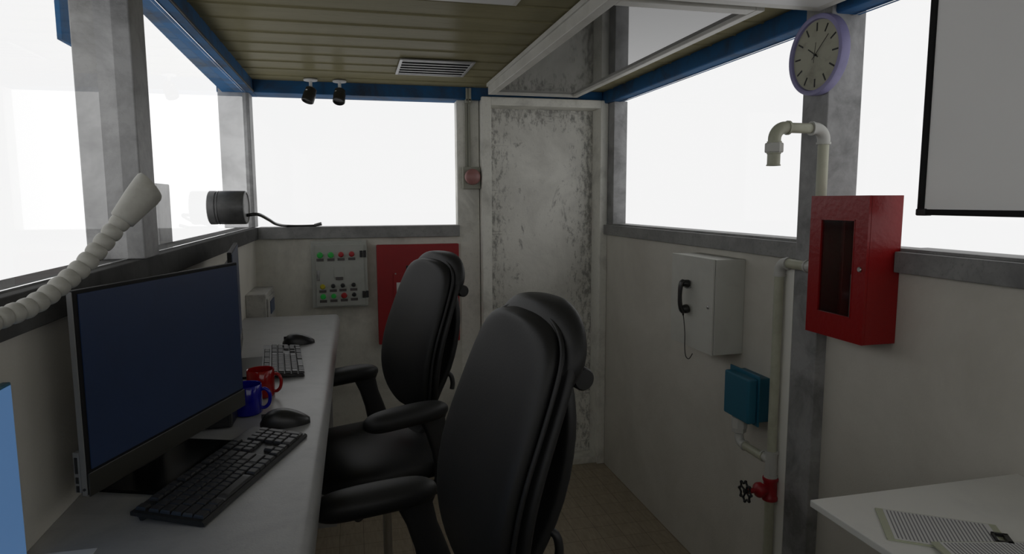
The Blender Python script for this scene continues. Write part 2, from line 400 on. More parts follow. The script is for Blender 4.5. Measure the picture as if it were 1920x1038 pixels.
# ------------------------------------------------------------------ back wall fittings
t = thing('alarm_beacon', 'round dusty pink alarm beacon on a small grey box below a conduit', 'alarm', (.608, 3.452, 1.62))
part('box', box(B(), .562, .655, 3.418, 3.4515, 1.562, 1.677, .003), M_strobe, t)
part('lens', lathe(B(), [(.040, 0), (.042, .004), (.041, .016), (.034, .024), (.015, .029), (0, .030)], (.612, 3.418, 1.625), (0, -1, 0)), M_dome, t, smooth=True)
bm = B(); box(bm, .579, .590, 3.398, 3.411, ZB - .01, ZC - .005, .002); box(bm, .592, .606, 3.396, 3.411, ZB - .01, ZC - .005, .002)
box(bm, .579, .590, 3.398, 3.4515, ZB - .018, ZB - .0005); box(bm, .592, .606, 3.396, 3.4515, ZB - .018, ZB - .0005)
box(bm, .581, .592, 3.440, 3.4515, 1.678, ZB - .018, .001); box(bm, .594, .608, 3.438, 3.4515, 1.678, ZB - .018, .001)
single('cable_conduit', bm, M_strobe, 'grey green cable conduit running from the ceiling down to the alarm beacon', 'conduit', loc=(.594, 3.4515, 1.68))

def cx(px): return -.2115 + (px - 583) * .002612
def cz(py): return 1.303 - (py - 452) * .00279
t = thing('control_panel', 'grey control panel with rows of green, red and black buttons on the back wall', 'control panel', (-.075, YB, .97))
part('enclosure', box(B(), -.213, .060, 3.402, YB - .0005, .966, 1.303, .003), M_grey, t)
dr = part('door', box(B(), cx(590), cx(681), 3.395, 3.402, cz(570), cz(459), .0015), M_grey, t)
part('inset_window', box(B(), cx(624), cx(643), 3.3925, 3.395, cz(518), cz(498), .001), M_grey, dr)
part('name_plate', box(B(), cx(627), cx(640.5), 3.391, 3.3925, cz(522.5), cz(517)), M_plate, dr)
lk = B(); box(lk, cx(592), cx(597), 3.392, 3.395, cz(523), cz(504), .001); cyl(lk, (cx(594.5), 3.392, cz(520)), (cx(594.5), 3.388, cz(520)), .005, n=14)
part('door_lock', lk, M_silver, dr, smooth=True)
for (hx, hy) in ((679, 476), (682, 550)):
    for dx in (-3.2, 3.6):
        part('hinge', box(B(), cx(hx + dx - 2.6), cx(hx + dx + 2.6), 3.388, 3.402, cz(hy + 6), cz(hy - 6), .001), M_blackm, t)
BT = [(599, 477, 5.4, M_green), (619, 477, 5.4, M_green), (638, 476.5, 5, M_redb), (658, 476, 5, M_redb),
      (602, 534, 4.8, M_yel), (621.5, 533, 4, M_blackgl), (639.5, 532.5, 4, M_blackgl), (660, 532, 4, M_blackgl),
      (602.5, 552, 5, M_green), (622, 551.5, 4.5, M_green), (641.5, 551, 5.4, M_redb), (660.5, 550, 4, M_blackgl)]
for (bx, by, r, m) in BT:
    R = r * .0026; bm = B()
    lathe(bm, [(R * 1.05, 0), (R * 1.05, .004), (R * .9, .005), (R * .9, .011), (R * .7, .014), (0, .0145)], (cx(bx), 3.395, cz(by)), (0, -1, 0), 20)
    part('button', bm, m, dr, smooth=True)
    part('button_label', box(B(), cx(bx - 6.7), cx(bx + 6.7), 3.3935, 3.395, cz(by + 11), cz(by + 6.2)), M_plate, dr)
# red alarm panel
t = thing('fire_alarm_cabinet', 'flat red alarm panel with white label on the back wall behind the far chair', 'cabinet', (.32, YB, .76))
bm = B(); box(bm, .108, .532, 3.395, YB - .0005, .762, 1.278, .004)
part('enclosure', bm, M_redm, t)
bm = B(); rx = lambda p: .107 + (p - 705) * .00275; rz_ = lambda p: 1.276 - (p - 460) * .00278
dr = part('door', box(B(), rx(735), .50, 3.391, 3.395, .80, rz_(512), .001), M_redm, t)
part('white_label', box(B(), rx(740.5), rx(740.5) + .10, 3.389, 3.391, rz_(551), rz_(529)), M_white, dr)
part('black_label', box(B(), rx(742), rx(742) + .09, 3.389, 3.391, rz_(564), rz_(555)), M_blackm, dr)
part('black_badge', box(B(), rx(759), rx(759) + .06, 3.392, 3.395, rz_(506), rz_(498)), M_blackm, t)
part('key_lock', cyl(B(), (rx(739), 3.391, rz_(512.5)), (rx(739), 3.388, rz_(512.5)), .004, n=12), M_chrome, dr)
# corner unit
t = thing('storage_unit', 'stained cream metal unit in the corner behind the desk end', 'cabinet', (-.43, 3.23, 0))
part('body', box(B(), XL + .0005, -.392, 3.062, 3.36, .0, 1.09, .004), M_corner, t)
part('door', box(B(), -.392, -.386, 3.085, 3.345, .30, 1.065, .002), M_corner, t)
g = part('gauge_window', box(B(), -.386, -.383, 3.16, 3.30, .985, 1.045, .001), M_screen, t)

# ------------------------------------------------------------------ left wall: screen, lamp, reflection post and bracket outside
t = thing('wall_display', 'bright blue lit screen on the left wall at the photo edge', 'screen', (XL, .75, 1.0))
part('casing', box(B(), XL + .0005, -.4665, .42, 1.018, 1.0, 1.255, .002), M_teal, t)
part('screen', box(B(), -.4665, -.4655, .424, 1.014, 1.004, 1.251), M_bluescr, t)
t = thing('window_lamp', 'dark metal cylinder lamp with trailing cable at the left window', 'lamp', (-.44, 2.656, ZS1))
c = Vector((-.522, 2.656, 1.4785)); dx = Vector((1, -.03, 0))
bm = B(); lathe(bm, [(.058, .030), (.0625, .032), (.0625, .036), (.060, .037), (.060, .040), (.0625, .041), (.0625, .126), (.061, .128)], c, dx, 48)
part('housing', bm, M_lamp, t, smooth=True)
bm = B(); lathe(bm, [(.050, 0), (.059, .001), (.0625, .004), (.0625, .026), (.057, .028), (.057, .0305)], c, dx, 48)
part('front_ring', bm, M_lamp, t, smooth=True)
part('end_cap', lathe(B(), [(.0605, .128), (.0605, .131), (.055, .132), (.054, .1285), (0, .1285)], c, dx, 48), M_lampcap, t, smooth=True)
P = smooth_path([(-.394, 2.655, 1.449), (-.355, 2.67, 1.452), (-.34, 2.85, 1.428), (-.345, 3.15, 1.400), (-.335, 3.40, 1.383), (-.29, 3.437, 1.3785), (-.22, 3.442, 1.3785), (-.185, 3.440, 1.380)])
cb = part('cable', tube(B(), P, .0065, 10), M_black, t, smooth=True)
part('plug', cyl(B(), (-.192, 3.440, 1.381), (-.158, 3.436, 1.389), .0075, .009, n=14), M_lamp, cb, smooth=True)
single('reflection_post', box(B(), -.625, -.567, 2.16, 2.30, ZS0 - .6, 1.556, .003), M_conc, 'short grey post added for a ghost reflection in the left window behind the column', 'post', loc=(-.596, 2.23, ZS0 - .6))  # solid stand-in for a reflection in the pane
bm = B(); box(bm, -.873, -.858, 2.36, 2.62, 2.0, 2.7, .002); box(bm, -.873, -.60, 2.36, 2.42, 2.55, 2.70)
single('roof_bracket', bm, M_blue, 'blue hanging steel bracket outside, left of the near column', 'bracket', loc=(-.865, 2.4, 2.0))

# gooseneck microphone
t = thing('gooseneck_microphone', 'beige ribbed gooseneck microphone rising in front of the left window', 'microphone', (-.36, .50, .995))
part('base', lathe(B(), [(0, 0), (.055, 0), (.057, .004), (.055, .014), (.03, .02), (.018, .026), (0, .026)], (-.36, .50, .9955), (0, 0, 1)), M_hose, t, smooth=True)
P = smooth_path([(-.36, .50, 1.02), (-.362, .50, 1.12), (-.362, .505, 1.26), (-.357, .55, 1.36), (-.345, .62, 1.387), (-.332, .66, 1.388), (-.32, .69, 1.394), (-.306, .72, 1.401), (-.290, .745, 1.417), (-.274, .765, 1.436), (-.257, .78, 1.461), (-.240, .79, 1.486)], 14)
# resample to equal steps, ribs by radius
L = [0]
for a, b in zip(P, P[1:]): L.append(L[-1] + (b - a).length)
def at_len(s):
    for i in range(len(L) - 1):
        if L[i + 1] >= s: return P[i].lerp(P[i + 1], (s - L[i]) / max(L[i + 1] - L[i], 1e-9))
    return P[-1]
pitch = .0128; pts = []; rad = []; s = 0
while s < L[-1]:
    ph = (s % pitch) / pitch
    pts.append(at_len(s)); rad.append(.0080 + .0023 * math.sin(PI * ph) ** .55 if 0 < ph < 1 else .0080)
    s += pitch / 9
part('gooseneck', tube(B(), pts, rad, 20), M_hose, t, smooth=True, angle=80)
a = Vector((-.242, .789, 1.483)); d = Vector((.0245, .020, .0365)).normalized()
u, w = frame_of(d); rings = []
for h, r in ((-.004, .0095), (-.002, .0125), (.002, .0130), (.012, .0142), (.026, .0160), (.038, .0172), (.044, .0172), (.047, .0160)):
    ring = []
    for i in range(28):
        q = u * math.cos(2 * PI * i / 28) + w * math.sin(2 * PI * i / 28)
        sl = .35 * q.dot(Vector((-.6, 0, .6))) * r if h > .03 else 0
        ring.append(a + d * (h + sl) + q * r)
    rings.append(ring)
part('microphone_head', loft(B(), rings), M_hose, t, smooth=True, angle=50)

# ------------------------------------------------------------------ left desk and what stands on it
ZD = .995
t = thing('desk', 'long grey laminate desk with rounded edge along the left wall', 'desk', (-.27, 1.5, 0))
bm = B()
# top with rounded front edge and rounded far corner
x0, x1, y0, y1, rr = XL + .001, -.074, .15, 3.045, .035
out = [(x0, y0), (x1, y0)] + [(x1 - rr + rr * math.cos(k * PI / 16), y1 - rr + rr * math.sin(k * PI / 16)) for k in range(9)] + [(x0, y1)]
rings = []
for (off, z) in ((.012, ZD - .042), (.0, ZD - .036), (0, ZD - .026), (.0022, ZD - .0165), (.008, ZD - .008), (.016, ZD - .0025), (.028, ZD)):
    rings.append([Vector((max(min(px, x1 - off), x0) if px > x0 + .01 else x0, min(py, y1 - off) if py > .2 else py, z)) for px, py in out])
loft(bm, rings)
part('desktop', bm, M_desk, t, smooth=True, angle=50)
part('end_panel', box(B(), x0, -.12, 3.0, 3.02, 0, ZD - .038), M_desk, t)
part('end_panel', box(B(), x0, -.12, .3, .32, 0, ZD - .038), M_desk, t)
part('back_panel', box(B(), x0, x0 + .018, .32, 3.0, .3, ZD - .038), M_desk, t)
single('paper_sheet', box(B(), -.46, -.381, .86, 1.026, ZD + .0003, ZD + .0016), M_paper, 'white paper sheet on the desk at the bottom left edge', 'paper', loc=(-.42, .94, ZD))

def monitor(cx_, cy, rz, label, base_back=.11, side=None):
    """frame: long axis local Y, screen faces +X, origin on the desk below the panel"""
    t = thing('monitor', label, 'monitor', (cx_, cy, ZD), rz, 'monitors on the desk')
    Lh, z0, z1 = .2335, .048, .372
    ca = B(); box(ca, -.011, 0, -Lh, Lh, z0, z1, .002)
    hs = part('casing', ca, M_case, t, False)
    bk = B(); loft(bk, [sring((x, 0, (z0 + z1) / 2 + .005), (0, 1, 0), (0, 0, 1), a, b, 32, 7) for x, a, b in ((-.0105, Lh - .02, .135), (-.035, Lh - .06, .10), (-.045, Lh - .11, .07))])
    part('rear_cover', bk, M_blackm, t, False, smooth=True)
    sd = B(); box(sd, -.0095, -.001, -Lh - .0015, -Lh, z0, z1 - .002); part('side_strip', sd, side or M_silver, t, False)
    part('screen', box(B(), 0, .0015, -Lh + .009, Lh - .005, z0 + .040, z1 - .006), M_screen, t, False)
    ch = B(); box(ch, 0, .003, -Lh, Lh, z0 - .002, z0 + .036, .001); part('chin', ch, M_chin, t, False)
    pb = B(); box(pb, -.021, -.0105, -Lh - .002, -Lh + .02, z0 + .004, z0 + .070, .001); pt = part('port_block', pb, M_silver, t, False)
    for (a, b) in ((.036, .062), (.020, .030), (.006, .016)):
        part('port', box(B(), -.018, -.0135, -Lh - .003, -Lh - .0015, z0 + a, z0 + b), M_blackm, pt, False)
    part('power_button', cyl(B(), (-.005, -Lh - .0015, z0 + .010), (-.005, -Lh - .003, z0 + .010), .0022, n=12), M_blackm, t, False)
    nk = B(); loft(nk, [sring((x, 0, z), (0, 1, 0), (1, 0, 0), .04, .008, 20, 4) for x, z in ((-.07, .006), (-.065, .06), (-.055, .14), (-.046, .20))])
    part('neck', nk, M_blackm, t, False, smooth=True)
    part('foot_plate', box(B(), -base_back, .10, -.125, .125, 0, .006, .001), M_glossblack, t, False)
    return t
monitor(-.336, 1.328, math.radians(-20.4), 'near monitor with a dark blue screen, silver side and flat black foot', .085)
monitor(-.347, 2.083, math.radians(7.3), 'far monitor seen nearly edge on behind the nearer one', side=M_case)
t = thing('speaker', 'small black box speaker behind the near monitor on the desk', 'speaker', (-.33, 1.565, ZD))
part('housing', box(B(), -.385, -.279, 1.528, 1.60, ZD + .0005, ZD + .13, .006), M_black, t)
part('grille', box(B(), -.375, -.289, 1.526, 1.528, ZD + .015, ZD + .12), M_blackm, t)

def key_mesh():
    bm = B(); rings = []
    for h, f in ((0, .5), (.003, .47), (.0052, .42), (.0056, .36)):
        rings.append([Vector((sx * f, sy * f, h)) for sx, sy in ((-1, -1), (1, -1), (1, 1), (-1, 1))])
    loft(bm, rings); bmesh.ops.recalc_face_normals(bm, faces=bm.faces)
    me = bpy.data.meshes.new('key'); bm.to_mesh(me); bm.free(); me.materials.append(M_key); return me
KEY = key_mesh()
def keyboard(x, y, rz, label, Lk=.395, Wk=.122):
    t = thing('keyboard', label, 'keyboard', (x, y, ZD), rz, 'keyboards on the desk')
    h0, h1 = .0205, .0090      # rear (-X) and front top heights
    bm = B(); hw, hl = Wk / 2, Lk / 2
    secs = [(-hw, h0 - .006), (-hw, h0), (hw - .004, h1), (hw, h1 - .003), (hw, .001), (hw - .006, .0005)]
    loft(bm, [[Vector((a, yy, b)) for a, b in secs] for yy in (-hl, hl)])
    part('case', bm, M_black, t, False)
    for yy in (-hl + .012, hl - .03):
        bm = B(); loft(bm, [[Vector((a, q, b)) for a, b in ((-hw + .001, h0 - .0065), (-hw + .030, h0 - .010), (-hw + .012, 0.0003), (-hw + .007, 0.0003))] for q in (yy, yy + .018)])
        part('foot', bm, M_blackm, t, False)
    slope = (h1 - h0) / (Wk - .004); u = (Lk - .014) / 22.9
    rowsX = [-hw + .012, -hw + .034, -hw + .0525, -hw + .071, -hw + .0895, -hw + .108]
    def key(row, c, w, tall=1):
        o = bpy.data.objects.new('key', KEY); COL.objects.link(o); o.parent = t
        kx = rowsX[row] + (tall - 1) * .00925; ky = -hl + .007 + (c + w / 2) * u
        o.location = (kx, ky, h0 + slope * (kx + hw) + .0002); o.rotation_euler = (0, -math.atan(slope), 0)
        o.scale = (.0172 * tall + (.0012 if tall > 1 else 0), w * u * .94, 1)
    key(0, 0, 1)
    for g in range(3):
        for k in range(4): key(0, 2 + g * 4.5 + k, 1)
    for k in range(3): key(0, 15.4 + k, 1)
    for k in range(13): key(1, k, 1)
    key(1, 13, 2)
    key(2, 0, 1.5)
    for k in range(12): key(2, 1.5 + k, 1)
    key(2, 13.5, 1.5)
    key(3, 0, 1.75)
    for k in range(11): key(3, 1.75 + k, 1)
    key(3, 12.75, 2.25)
    key(4, 0, 2.25)
    for k in range(10): key(4, 2.25 + k, 1)
    key(4, 12.25, 2.75)
    key(5, 0, 1.25); key(5, 1.25, 1.25); key(5, 2.5, 1.25); key(5, 3.75, 6.25); key(5, 10, 1.25); key(5, 11.25, 1.25); key(5, 12.5, 1.25); key(5, 13.75, 1.25)
    for r in (1, 2):
        for k in range(3): key(r, 15.4 + k, 1)
    key(4, 16.4, 1)
    for k in range(3): key(5, 15.4 + k, 1)
    for r in (1, 2, 3, 4):
        for k in range(3): key(r, 18.8 + k, 1)
    key(1, 21.8, 1); key(2, 21.8, 1, 2); key(4, 21.8, 1, 2); key(5, 18.8, 2); key(5, 20.8, 1)
    return t
keyboard(-.2345, 1.2625, math.radians(-19.2), 'near black keyboard in front of the near monitor on the desk')
keyboard(-.232, 2.135, math.radians(6.3), 'far black keyboard beside the red mug on the desk', Wk=.116)

def mouse(x, y, rz, label):
    t = thing('computer_mouse', label, 'mouse', (x, y, ZD), rz, 'mice on the desk')
    bm = B(); rings = []
    for k in range(13):
        f = k / 12; X = -.054 + .108 * f
        hw = .030 * (max(math.sin(PI * (f * .94 + .03)), 0) ** .42); h = .006 + .031 * (max(math.sin(PI * (f ** .72) * .97 + .03), 0) ** .75)
        ring = []
        for i in range(20):
            a = 2 * PI * i / 20; ca, sa = math.cos(a), math.sin(a)
            ring.append(Vector((X, hw * math.copysign(abs(ca) ** .75, ca), .0012 + (h * abs(sa) ** .8 if sa > 0 else 0))))
        rings.append(ring)
    loft(bm, rings); part('body', bm, M_black, t, False, smooth=True, angle=60)
    part('scroll_wheel', cyl(B(), (-.032, -.004, .0245), (-.032, .004, .0245), .008, n=16), M_blackm, t, False, smooth=True)
    part('button_seam', box(B(), -.050, -.012, -.0006, .0006, .012, .030), M_blackm, t, False)
    return t
mouse(-.166, 1.525, math.radians(8), 'near black computer mouse past the end of the near keyboard')
mouse(-.205, 2.415, math.radians(12), 'far black computer mouse by the far keyboard, near the panel')

def mug(x, y, ang, m, label):
    t = thing('mug', label, 'mug', (x, y, ZD), ang, 'mugs on the desk')
    r, h = .0345, .072; bm = B()
    lathe(bm, [(0, .0005), (r * .9, .0005), (r, .004), (r, h - .001), (r - .001, h), (r - .003, h - .001), (r - .0035, .006), (0, .006)], (0, 0, 0), (0, 0, 1), 40)
    part('cup', bm, m, t, False, smooth=True, angle=50)
    P = [Vector((r - .002, 0, .058)), Vector((r + .008, 0, .060)), Vector((r + .017, 0, .052)), Vector((r + .0195, 0, .038)), Vector((r + .016, 0, .023)), Vector((r + .007, 0, .014)), Vector((r - .002, 0, .014))]
    part('handle', tube(B(), smooth_path(P, 5), .0042, 12), m, t, False, smooth=True, angle=80)
mug(-.262, 1.632, math.radians(-8), M_bluemug, 'blue ceramic mug standing in front of the red one')
mug(-.249, 1.775, math.radians(-15), M_redmug, 'red ceramic mug between the blue mug and the far keyboard')

# ------------------------------------------------------------------ right side: column fittings
t = thing('wall_clock', 'round wall clock with lilac rim and dirty dial on the right column', 'clock', (1.3195, 1.669, 1.909))
c = Vector((1.3195, 1.669, 1.909)); n_ = (-1, 0, 0)
part('rim', lathe(B(), [(0, 0), (.107, 0), (.1115, .004), (.1125, .024), (.111, .030), (.106, .0315), (.0985, .030), (.097, .022), (0, .022)], c, n_, 64), M_clock, t, smooth=True)
part('dial', cyl(B(), c + Vector((-.022, 0, 0)), c + Vector((-.0235, 0, 0)), .0965, n=64), M_dial, t)
def hand(name, ang, r0, r1, w, x):   # ang clockwise from 12, seen from the room
    dy, dz = -math.sin(ang), math.cos(ang); py, pz = dz, -dy
    o = c + Vector((x, 0, 0)); bm = B()
    q = [o + Vector((0, dy * r + py * s, dz * r + pz * s)) for r, s in ((r0, -w), (r1, -w), (r1, w), (r0, w))]
    loft(bm, [q, [p + Vector((-.001, 0, 0)) for p in q]]); part(name, bm, M_blackm, t)
for k in range(12): hand('hour_mark', k * PI / 6, .066, .089, .0022, -.0235)
hand('hour_hand', math.radians(304), -.012, .038, .0012, -.0255); hand('minute_hand', math.radians(48), -.016, .070, .0008, -.027); hand('second_hand', math.radians(7), -.022, .034, .0004, -.0285)
part('hub', cyl(B(), c + Vector((-.0235, 0, 0)), c + Vector((-.030, 0, 0)), .003, n=14), M_blackm, t)

# pipes
PX, PY, PR = 1.303, 1.800, .0150
BY = 1.628
t = thing('shower_pipe', 'cream drench pipe on the right column rising to a hooked open outlet', 'pipe', (PX, PY, 0))
bm = B(); cyl(bm, (PX, PY, .0), (PX, PY, .520), PR); cyl(bm, (PX, PY, .600), (PX, PY, 1.27), PR); cyl(bm, (PX, PY - .03, 1.304), (PX, BY + .03, 1.304), PR)
cyl(bm, (PX, BY, 1.33), (PX, BY, 1.665), PR); cyl(bm, (PX - .03, BY, 1.699), (1.175, BY, 1.699), PR * .95)
part('pipe_run', bm, M_pvc, t, smooth=True)
def elbow(c, a, b, r=.032, R=PR + .0022, m=M_pvcw):
    """elbow whose arc is centred at c, from c+a*r to c+b*r"""
    bm = B(); A = arc(c, a, b, r, 0, PI / 2, 10); c, a, b = Vector(c), Vector(a), Vector(b)
    A = [A[0] - b * .010] + A + [A[-1] - a * .010]
    tube(bm, A, R, 20)
    cyl(bm, A[0] - b * .002, A[0] + b * .004, R + .0025); cyl(bm, A[-1] - a * .002, A[-1] + a * .004, R + .0025)
    part('elbow', bm, m, t, smooth=True, angle=50)
r = .032
elbow((PX, PY - r, 1.304 - r), (0, 1, 0), (0, 0, 1))
elbow((PX, BY + r, 1.304 + r), (0, -1, 0), (0, 0, -1))
elbow((PX - r, BY, 1.699 - r), (1, 0, 0), (0, 0, 1))
elbow((1.1440 + r, BY, 1.699 - r), (-1, 0, 0), (0, 0, 1), m=M_pvc)
OX = 1.144
hx = B(); lathe(hx, [(0, 0), (.0225, 0), (.0245, .003), (.0245, .024), (.0225, .027), (0, .027)], (OX, BY, 1.630), (0, 0, 1), 6)
part('hex_nut', hx, M_pvcw, t)
ot = B(); lathe(ot, [(.0140, .036), (.0190, .036), (.0190, .033), (.0172, .032), (.0172, .004), (.0190, .003), (.0190, 0), (.0150, 0), (.0140, .034)], (OX, BY, 1.594), (0, 0, 1), 32)
part('outlet', ot, M_pvc, t, smooth=True)
# tee and branch to the junction box
te = B(); cyl(te, (PX, PY, .604), (PX, PY, .683), PR + .0035); cyl(te, (PX, PY, .598), (PX, PY, .606), PR + .0065); cyl(te, (PX, PY, .679), (PX, PY, .687), PR + .0065)
cyl(te, (PX - .003, PY, .655), (PX - .003, PY + .038, .655), PR + .001); cyl(te, (PX - .003, PY + .034, .655), (PX - .003, PY + .040, .655), PR + .004)
part('tee', te, M_pvcw, t, smooth=True)
br = B(); BX = 1.293; JY = 1.972
cyl(br, (BX, PY + .03, .655), (BX, JY - .03, .655), PR - .001)
part('branch_pipe', br, M_pvc, t, smooth=True)
elbow((BX, JY - .028, .683), (0, 0, -1), (0, 1, 0), .028, PR + .0005)
hx = B(); cyl(hx, (BX, JY, .680), (BX, JY, .692), PR); lathe(hx, [(0, 0), (.0215, 0), (.024, .003), (.024, .018), (.0, .018)], (BX, JY, .690), (0, 0, 1), 6); cyl(hx, (BX, JY, .708), (BX, JY, .7445), .027, n=8)
part('cable_gland', hx, M_pvcw, t)
# valve
t = thing('gate_valve', 'red gate valve with black handwheel on the vertical pipe', 'valve', (PX, PY, .52))
vb = B(); lathe(vb, [(0, 0), (.024, 0), (.0255, .004), (.0245, .012), (.0215, .016), (.0215, .062), (.0245, .066), (.0255, .074), (.024, .0775), (0, .0775)], (PX, PY, .5205), (0, 0, 1), 24)
part('body', vb, M_valve, t, smooth=True)
bo = B(); lathe(bo, [(.017, .014), (.019, .030), (.0245, .033), (.0250, .045), (.021, .052), (.013, .055), (.0085, .060), (.0085, .085), (0, .085)], (PX, PY, .558), (-1, 0, 0), 24)
part('bonnet', bo, M_valve, t, smooth=True)
wh = B(); wc = Vector((PX - .092, PY, .558))
ring = []
for k in range(96):
    a = 2 * PI * k / 96; rr_ = .0285 + .0030 * math.cos(8 * a); ring.append(wc + Vector((0, math.cos(a), math.sin(a))) * rr_)
tube(wh, ring, .0034, 8, closed=True)
for k in range(8):
    a = 2 * PI * k / 8; e = wc + Vector((0, math.cos(a), math.sin(a))) * .0325
    bmesh.ops.create_uvsphere(wh, u_segments=10, v_segments=8, radius=.0055, matrix=Matrix.Translation(e))
for k in range(4):
    a = 2 * PI * k / 4 + .4; cyl(wh, wc + Vector((.003, 0, 0)), wc + Vector((0, math.cos(a), math.sin(a))) * .028, .0032, n=8)
cyl(wh, wc + Vector((.008, 0, 0)), wc + Vector((-.004, 0, 0)), .0075, n=14)
part('handwheel', wh, M_blackm, t, smooth=True, angle=50)
# blue junction box
t = thing('junction_box', 'teal blue plastic junction box on the right wall beside the pipe', 'junction box', (XW, 1.975, .745))
part('rear_box', box(B(), 1.312, XW - .0005, 1.895, 2.045, .747, .900, .004), M_teal, t)
part('flange', box(B(), 1.3065, 1.312, 1.885, 2.063, .735, .912, .002), M_teal, t)
part('cover', box(B(), 1.272, 1.3065, 1.893, 2.043, .745, .900, .006, 3), M_teal, t)

# red hose cabinet
t = thing('hose_cabinet', 'glossy red fire cabinet with glass door on the right wall', 'cabinet', (XW, 1.5, 1.128))
x0, x1, y0, y1, z0, z1 = 1.262, XW - .0005, 1.389, 1.604, 1.128, 1.510
bm = B(); w = .006
box(bm, x0, x1, y0, y0 + w, z0, z1, .001); box(bm, x0, x1, y1 - w, y1, z0, z1, .001); box(bm, x0, x1, y0 + w, y1 - w, z0, z0 + w); box(bm, x0, x1, y0 + w, y1 - w, z1 - w, z1); box(bm, x1 - .004, x1, y0 + w, y1 - w, z0 + w, z1 - w)
part('body', bm, M_red, t)
wy0, wy1, wz0, wz1 = 1.433, 1.561, 1.190, 1.448
bm = B(); X0, X1 = 1.254, 1.261
for a in ((y0, y1, z0, wz0), (y0, y1, wz1, z1), (y0, wy0, wz0, wz1), (wy1, y1, wz0, wz1)): box(bm, X0, X1, *a)
bmesh.ops.remove_doubles(bm, verts=bm.verts, dist=1e-5)
dr = part('door', bm, M_red, t)
bm = B()
for a in ((wy0, wy1, wz0, wz0 + .003), (wy0, wy1, wz1 - .003, wz1), (wy0, wy0 + .003, wz0, wz1), (wy1 - .003, wy1, wz0, wz1)): box(bm, X0 - .001, X1, *a)
part('window_bead', bm, M_red, dr)
part('glass', pane(0, 1.258, wy0, wy1, wz0, wz1), M_cabglass, dr)
lk = B(); lathe(lk, [(0, 0), (.0068, 0), (.0068, .003), (.0055, .0045), (0, .0045)], (X0, 1.408, 1.322), (-1, 0, 0), 20)
part('key_lock', lk, M_chrome, dr, smooth=True)
part('inner_divider', box(B(), 1.28, x1 - .005, 1.50, 1.504, z0 + .007, z1 - .007), M_red, t)
part('reflection_box', box(B(), 1.30, x1 - .005, 1.44, 1.495, z0 + .01, 1.30, .003), M_grey, t)  # grey box imitates a pale reflection in the door glass

# phone cabinet + handset
t = thing('telephone_cabinet', 'light grey steel cabinet on the right wall carrying a black handset', 'cabinet', (XW, 2.22, .945))
part('body', box(B(), 1.2395, XW - .0005, 2.067, 2.380, .945, 1.290, .002), M_phonecab, t)
dr = part('door', box(B(), 1.2320, 1.2385, 2.069, 2.382, .944, 1.291, .0015), M_phonecab, t)
lk = B(); lathe(lk, [(0, 0), (.0058, 0), (.0058, .003), (.0045, .004), (0, .004)], (1.232, 2.098, 1.1155), (-1, 0, 0), 20)
part('key_lock', lk, M_chrome, dr, smooth=True)
hk = B(); tube(hk, smooth_path([(1.232, 2.225, 1.172), (1.215, 2.225, 1.170), (1.203, 2.225, 1.176)], 4), .002, 8)
part('cradle_hook', hk, M_silver, dr, smooth=True)
t = thing('telephone_handset', 'black telephone handset hanging on the grey cabinet door', 'telephone handset', (1.21, 2.235, 1.07))
hy = 2.236; bm = B()
P = [(1.206, 1.196), (1.198, 1.190), (1.1935, 1.170), (1.192, 1.140), (1.1935, 1.110), (1.200, 1.086), (1.208, 1.078)]
pp = smooth_path([Vector((a, hy, b)) for a, b in P], 4)
rings = []
for i, p in enumerate(pp):
    tt = (pp[min(i + 1, len(pp) - 1)] - pp[max(i - 1, 0)]).normalized(); nn = Vector((0, 1, 0)).cross(tt)
    f = abs(i / (len(pp) - 1) - .5) * 2
    rings.append(sring(p, (0, 1, 0), nn, .0095 + .003 * f, .0060 + .002 * f, 16, 3))
loft(bm, rings)
part('handle', bm, M_black, t, smooth=True, angle=60)
part('earpiece', lathe(B(), [(0, -.004), (.010, -.003), (.0135, .004), (.0150, .016), (.0150, .020), (0, .020)], (1.205, hy, 1.188), (1, 0, -.12), 24), M_black, t, smooth=True)
part('mouthpiece', lathe(B(), [(0, -.004), (.012, -.003), (.0165, .004), (.0175, .014), (.016, .019), (0, .0195)], (1.207, hy, 1.088), (1, 0, .12), 24), M_black, t, smooth=True)
P = smooth_path([(1.206, hy, 1.074), (1.210, hy, 1.055), (1.214, hy - .005, 1.00), (1.215, hy - .006, .94), (1.217, hy - .012, .908), (1.222, hy - .028, .902), (1.226, hy - .045, .925)], 6)
bm = B(); tube(bm, P, .0017, 8); cyl(bm, P[0] + Vector((0, 0, .004)), P[4], .0042, .0030, n=10)
part('cord', bm, M_black, t, smooth=True)

# whiteboard
t = thing('whiteboard', 'whiteboard in a black frame hung across the right window', 'whiteboard', (1.34, .7, 1.463))
y0, y1, z0, z1 = .12, 1.322, 1.462, 2.30
y0, z1 = .12, 2.0
part('writing_surface', box(B(), 1.334, 1.346, y0 + .008, y1 - .008, z0 + .006, z1 - .006), M_board, t)
fr = B(); fw = .018
for a in ((y0, y1, z0, z0 + fw - .004), (y0, y1, z1 - fw, z1), (y0, y0 + fw, z0, z1), (y1 - fw, y1, z0, z1)): box(fr, 1.329, 1.350, *a, .003)
part('frame', fr, M_case, t)
for (a, b) in ((y1, z0), (y0, z0), (y1, z1), (y0, z1)):
    s = -1 if a == y1 else 1; q = 1 if b == z0 else -1
    ys = sorted((a - s * .0015, a + s * .026)); zs = sorted((b - q * .0015, b + q * .022))
    part('corner_cap', box(B(), 1.327, 1.351, ys[0], ys[1], zs[0], zs[0] + .017 if q > 0 else zs[1], .003), M_blackm, t)

